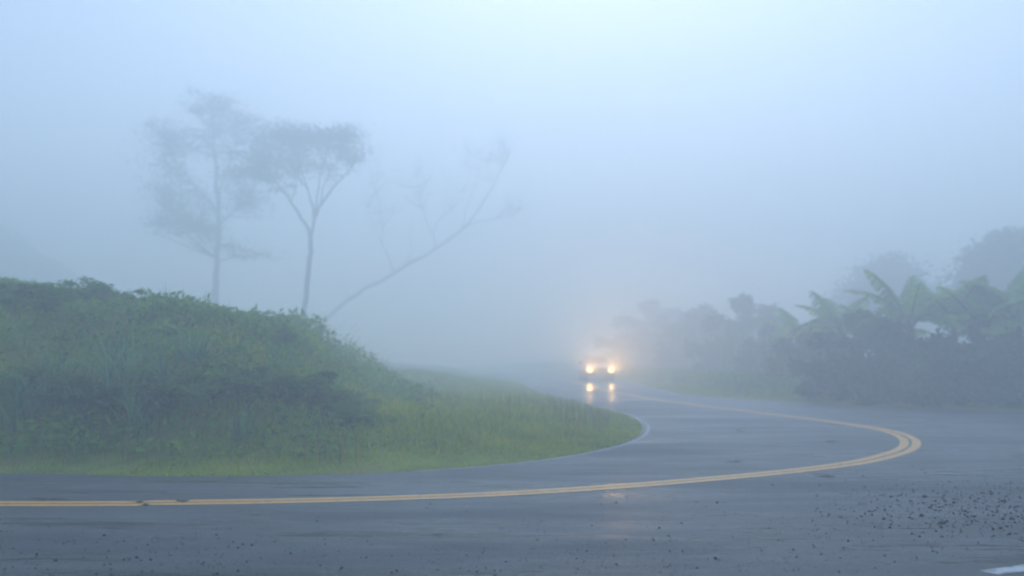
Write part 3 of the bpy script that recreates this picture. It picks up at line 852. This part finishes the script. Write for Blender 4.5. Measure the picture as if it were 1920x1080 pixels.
def loft(name, secs, mat, parent, bevel=0.03):
    """secs: (y, half width, z bottom, z top, half width at top)"""
    V, Fc = [], []
    for (y_, w, z0, z1, wt) in secs: V += [(-w, y_, z0), (w, y_, z0), (w, y_, (z0 + z1) / 2), (wt, y_, z1), (-wt, y_, z1), (-w, y_, (z0 + z1) / 2)]
    k = 6
    for i in range(len(secs) - 1):
        for j in range(k): Fc.append((i * k + j, (i + 1) * k + j, (i + 1) * k + (j + 1) % k, i * k + (j + 1) % k))
    Fc.append(tuple(range(k))); Fc.append(tuple(range((len(secs) - 1) * k, len(secs) * k))[::-1])
    o = mesh_obj(name, V, Fc, mat, parent)
    bv = o.modifiers.new('bevel', 'BEVEL'); bv.width = bevel; bv.segments = 3; return o
# y runs backwards from the nose (towards the camera is -y)
loft('body', [(-.02, .74, .42, .86, .70), (.15, .82, .34, .98, .76), (1.0, .84, .30, 1.06, .80), (1.35, .84, .30, 1.08, .80), (2.9, .84, .30, 1.08, .82), (4.8, .83, .36, 1.06, .82)], M['paint'], truck, .05)
loft('cab', [(1.05, .76, 1.04, 1.08, .72), (1.75, .76, 1.04, 1.66, .62), (2.7, .76, 1.04, 1.70, .62), (2.95, .76, 1.04, 1.60, .62)], M['paint'], truck, .05)
w = mesh_obj('windshield', [(-.66, 1.16, 1.12), (.66, 1.16, 1.12), (.575, 1.685, 1.60), (-.575, 1.685, 1.60)], [(0, 1, 2, 3)], M['glass'], truck)
w.location = (0, -.03, .025); w.modifiers.new('thickness', 'SOLIDIFY').thickness = .01
for sx in (-1, 1):
    o = mesh_obj('side_window', [(sx * .755, 1.5, 1.14), (sx * .755, 2.8, 1.14), (sx * .655, 2.65, 1.58), (sx * .665, 1.8, 1.56)], [(0, 1, 2, 3)], M['glass'], truck)
    o.location = (sx * .015, 0, 0); o.modifiers.new('thickness', 'SOLIDIFY').thickness = .01
loft('grille', [(-.05, .34, .62, .84, .33), (.02, .34, .62, .84, .33)], M['rubber'], truck, .02)
loft('bumper', [(-.14, .74, .38, .54, .74), (-.02, .80, .36, .56, .80), (.1, .83, .38, .55, .83)], M['chrome'], truck, .03)
def disc(name, r0, y0, y1, mat, parent, loc, ns=24, r1=None):
    r1 = r1 or r0; V = []
    for yy, rr_ in ((y0, r0), (y1, r1)):
        V += [(rr_ * math.cos(2 * math.pi * k / ns), yy, rr_ * math.sin(2 * math.pi * k / ns)) for k in range(ns)]
    Fc = [(k, (k + 1) % ns, ns + (k + 1) % ns, ns + k) for k in range(ns)] + [tuple(range(ns))[::-1], tuple(range(ns, 2 * ns))]
    o = mesh_obj(name, V, Fc, mat, parent); o.location = loc; return o
HZ = P(1125, 695, 68).z
for sx in (-1, 1):
    h = disc('headlight', .175, -.05, .10, M['chrome'], truck, (sx * .60, 0, HZ))
    disc('lens', .13, -.075, -.053, M['lamp'], h, (0, 0, 0))
    ld = bpy.data.lights.new('headlamp_beam', 'SPOT'); ld.energy = 2800; ld.color = (1.0, .55, .17); ld.spot_size = R(40); ld.spot_blend = 1.0; ld.shadow_soft_size = .10
    lo = bpy.data.objects.new('headlamp_beam', ld); COL.objects.link(lo); lo.parent = h
    lo.location = (0, -.14, 0); lo.rotation_euler = (R(90), 0, math.pi) if False else Vector((0, -1, .2)).to_track_quat('-Z', 'Z').to_euler()
    mr_ = loft('mirror', [(1.35, .09, 1.12, 1.30, .08), (1.42, .09, 1.12, 1.30, .08)], M['rubber'], truck, .02); mr_.location = (sx * .96, 0, 0)
    for yy in (.85, 3.75):
        wh = empty('wheel', (sx * .74, yy, .34)); wh.parent = truck; wh.rotation_euler = (0, 0, R(90))
        disc('tyre', .34, -.11, .11, M['rubber'], wh, (0, 0, 0)); disc('rim', .21, -.116, .116, M['chrome'], wh, (0, 0, 0), 16)
loft('number_plate', [(-.17, .2, .42, .51, .2), (-.155, .2, .42, .51, .2)], M['white'], truck, .004)

# ------------------------------------------------------------------ fog
bpy.ops.mesh.primitive_cube_add(size=1)
hz_o = bpy.context.object; hz_o.name = 'haze'
hz_o.dimensions = (230, 220, 30); hz_o.location = (0, 85, 13.5)
hz_o.scale = (230, 220, 30)
tag(hz_o, 'dense pale blue morning fog filling the whole valley and hiding the distance', 'fog', kind='stuff')
m = bpy.data.materials.new('fog'); m.use_nodes = True; n = m.node_tree.nodes; l = m.node_tree.links
n.remove(n['Principled BSDF'])
pv = n.new('ShaderNodeVolumePrincipled')
pv.inputs['Color'].default_value = (0.97, 0.985, 0.995, 1)
pv.inputs['Density'].default_value = 0.0235
pv.inputs['Anisotropy'].default_value = 0.52
l.new(pv.outputs[0], n['Material Output'].inputs['Volume'])
hz_o.data.materials.append(m)
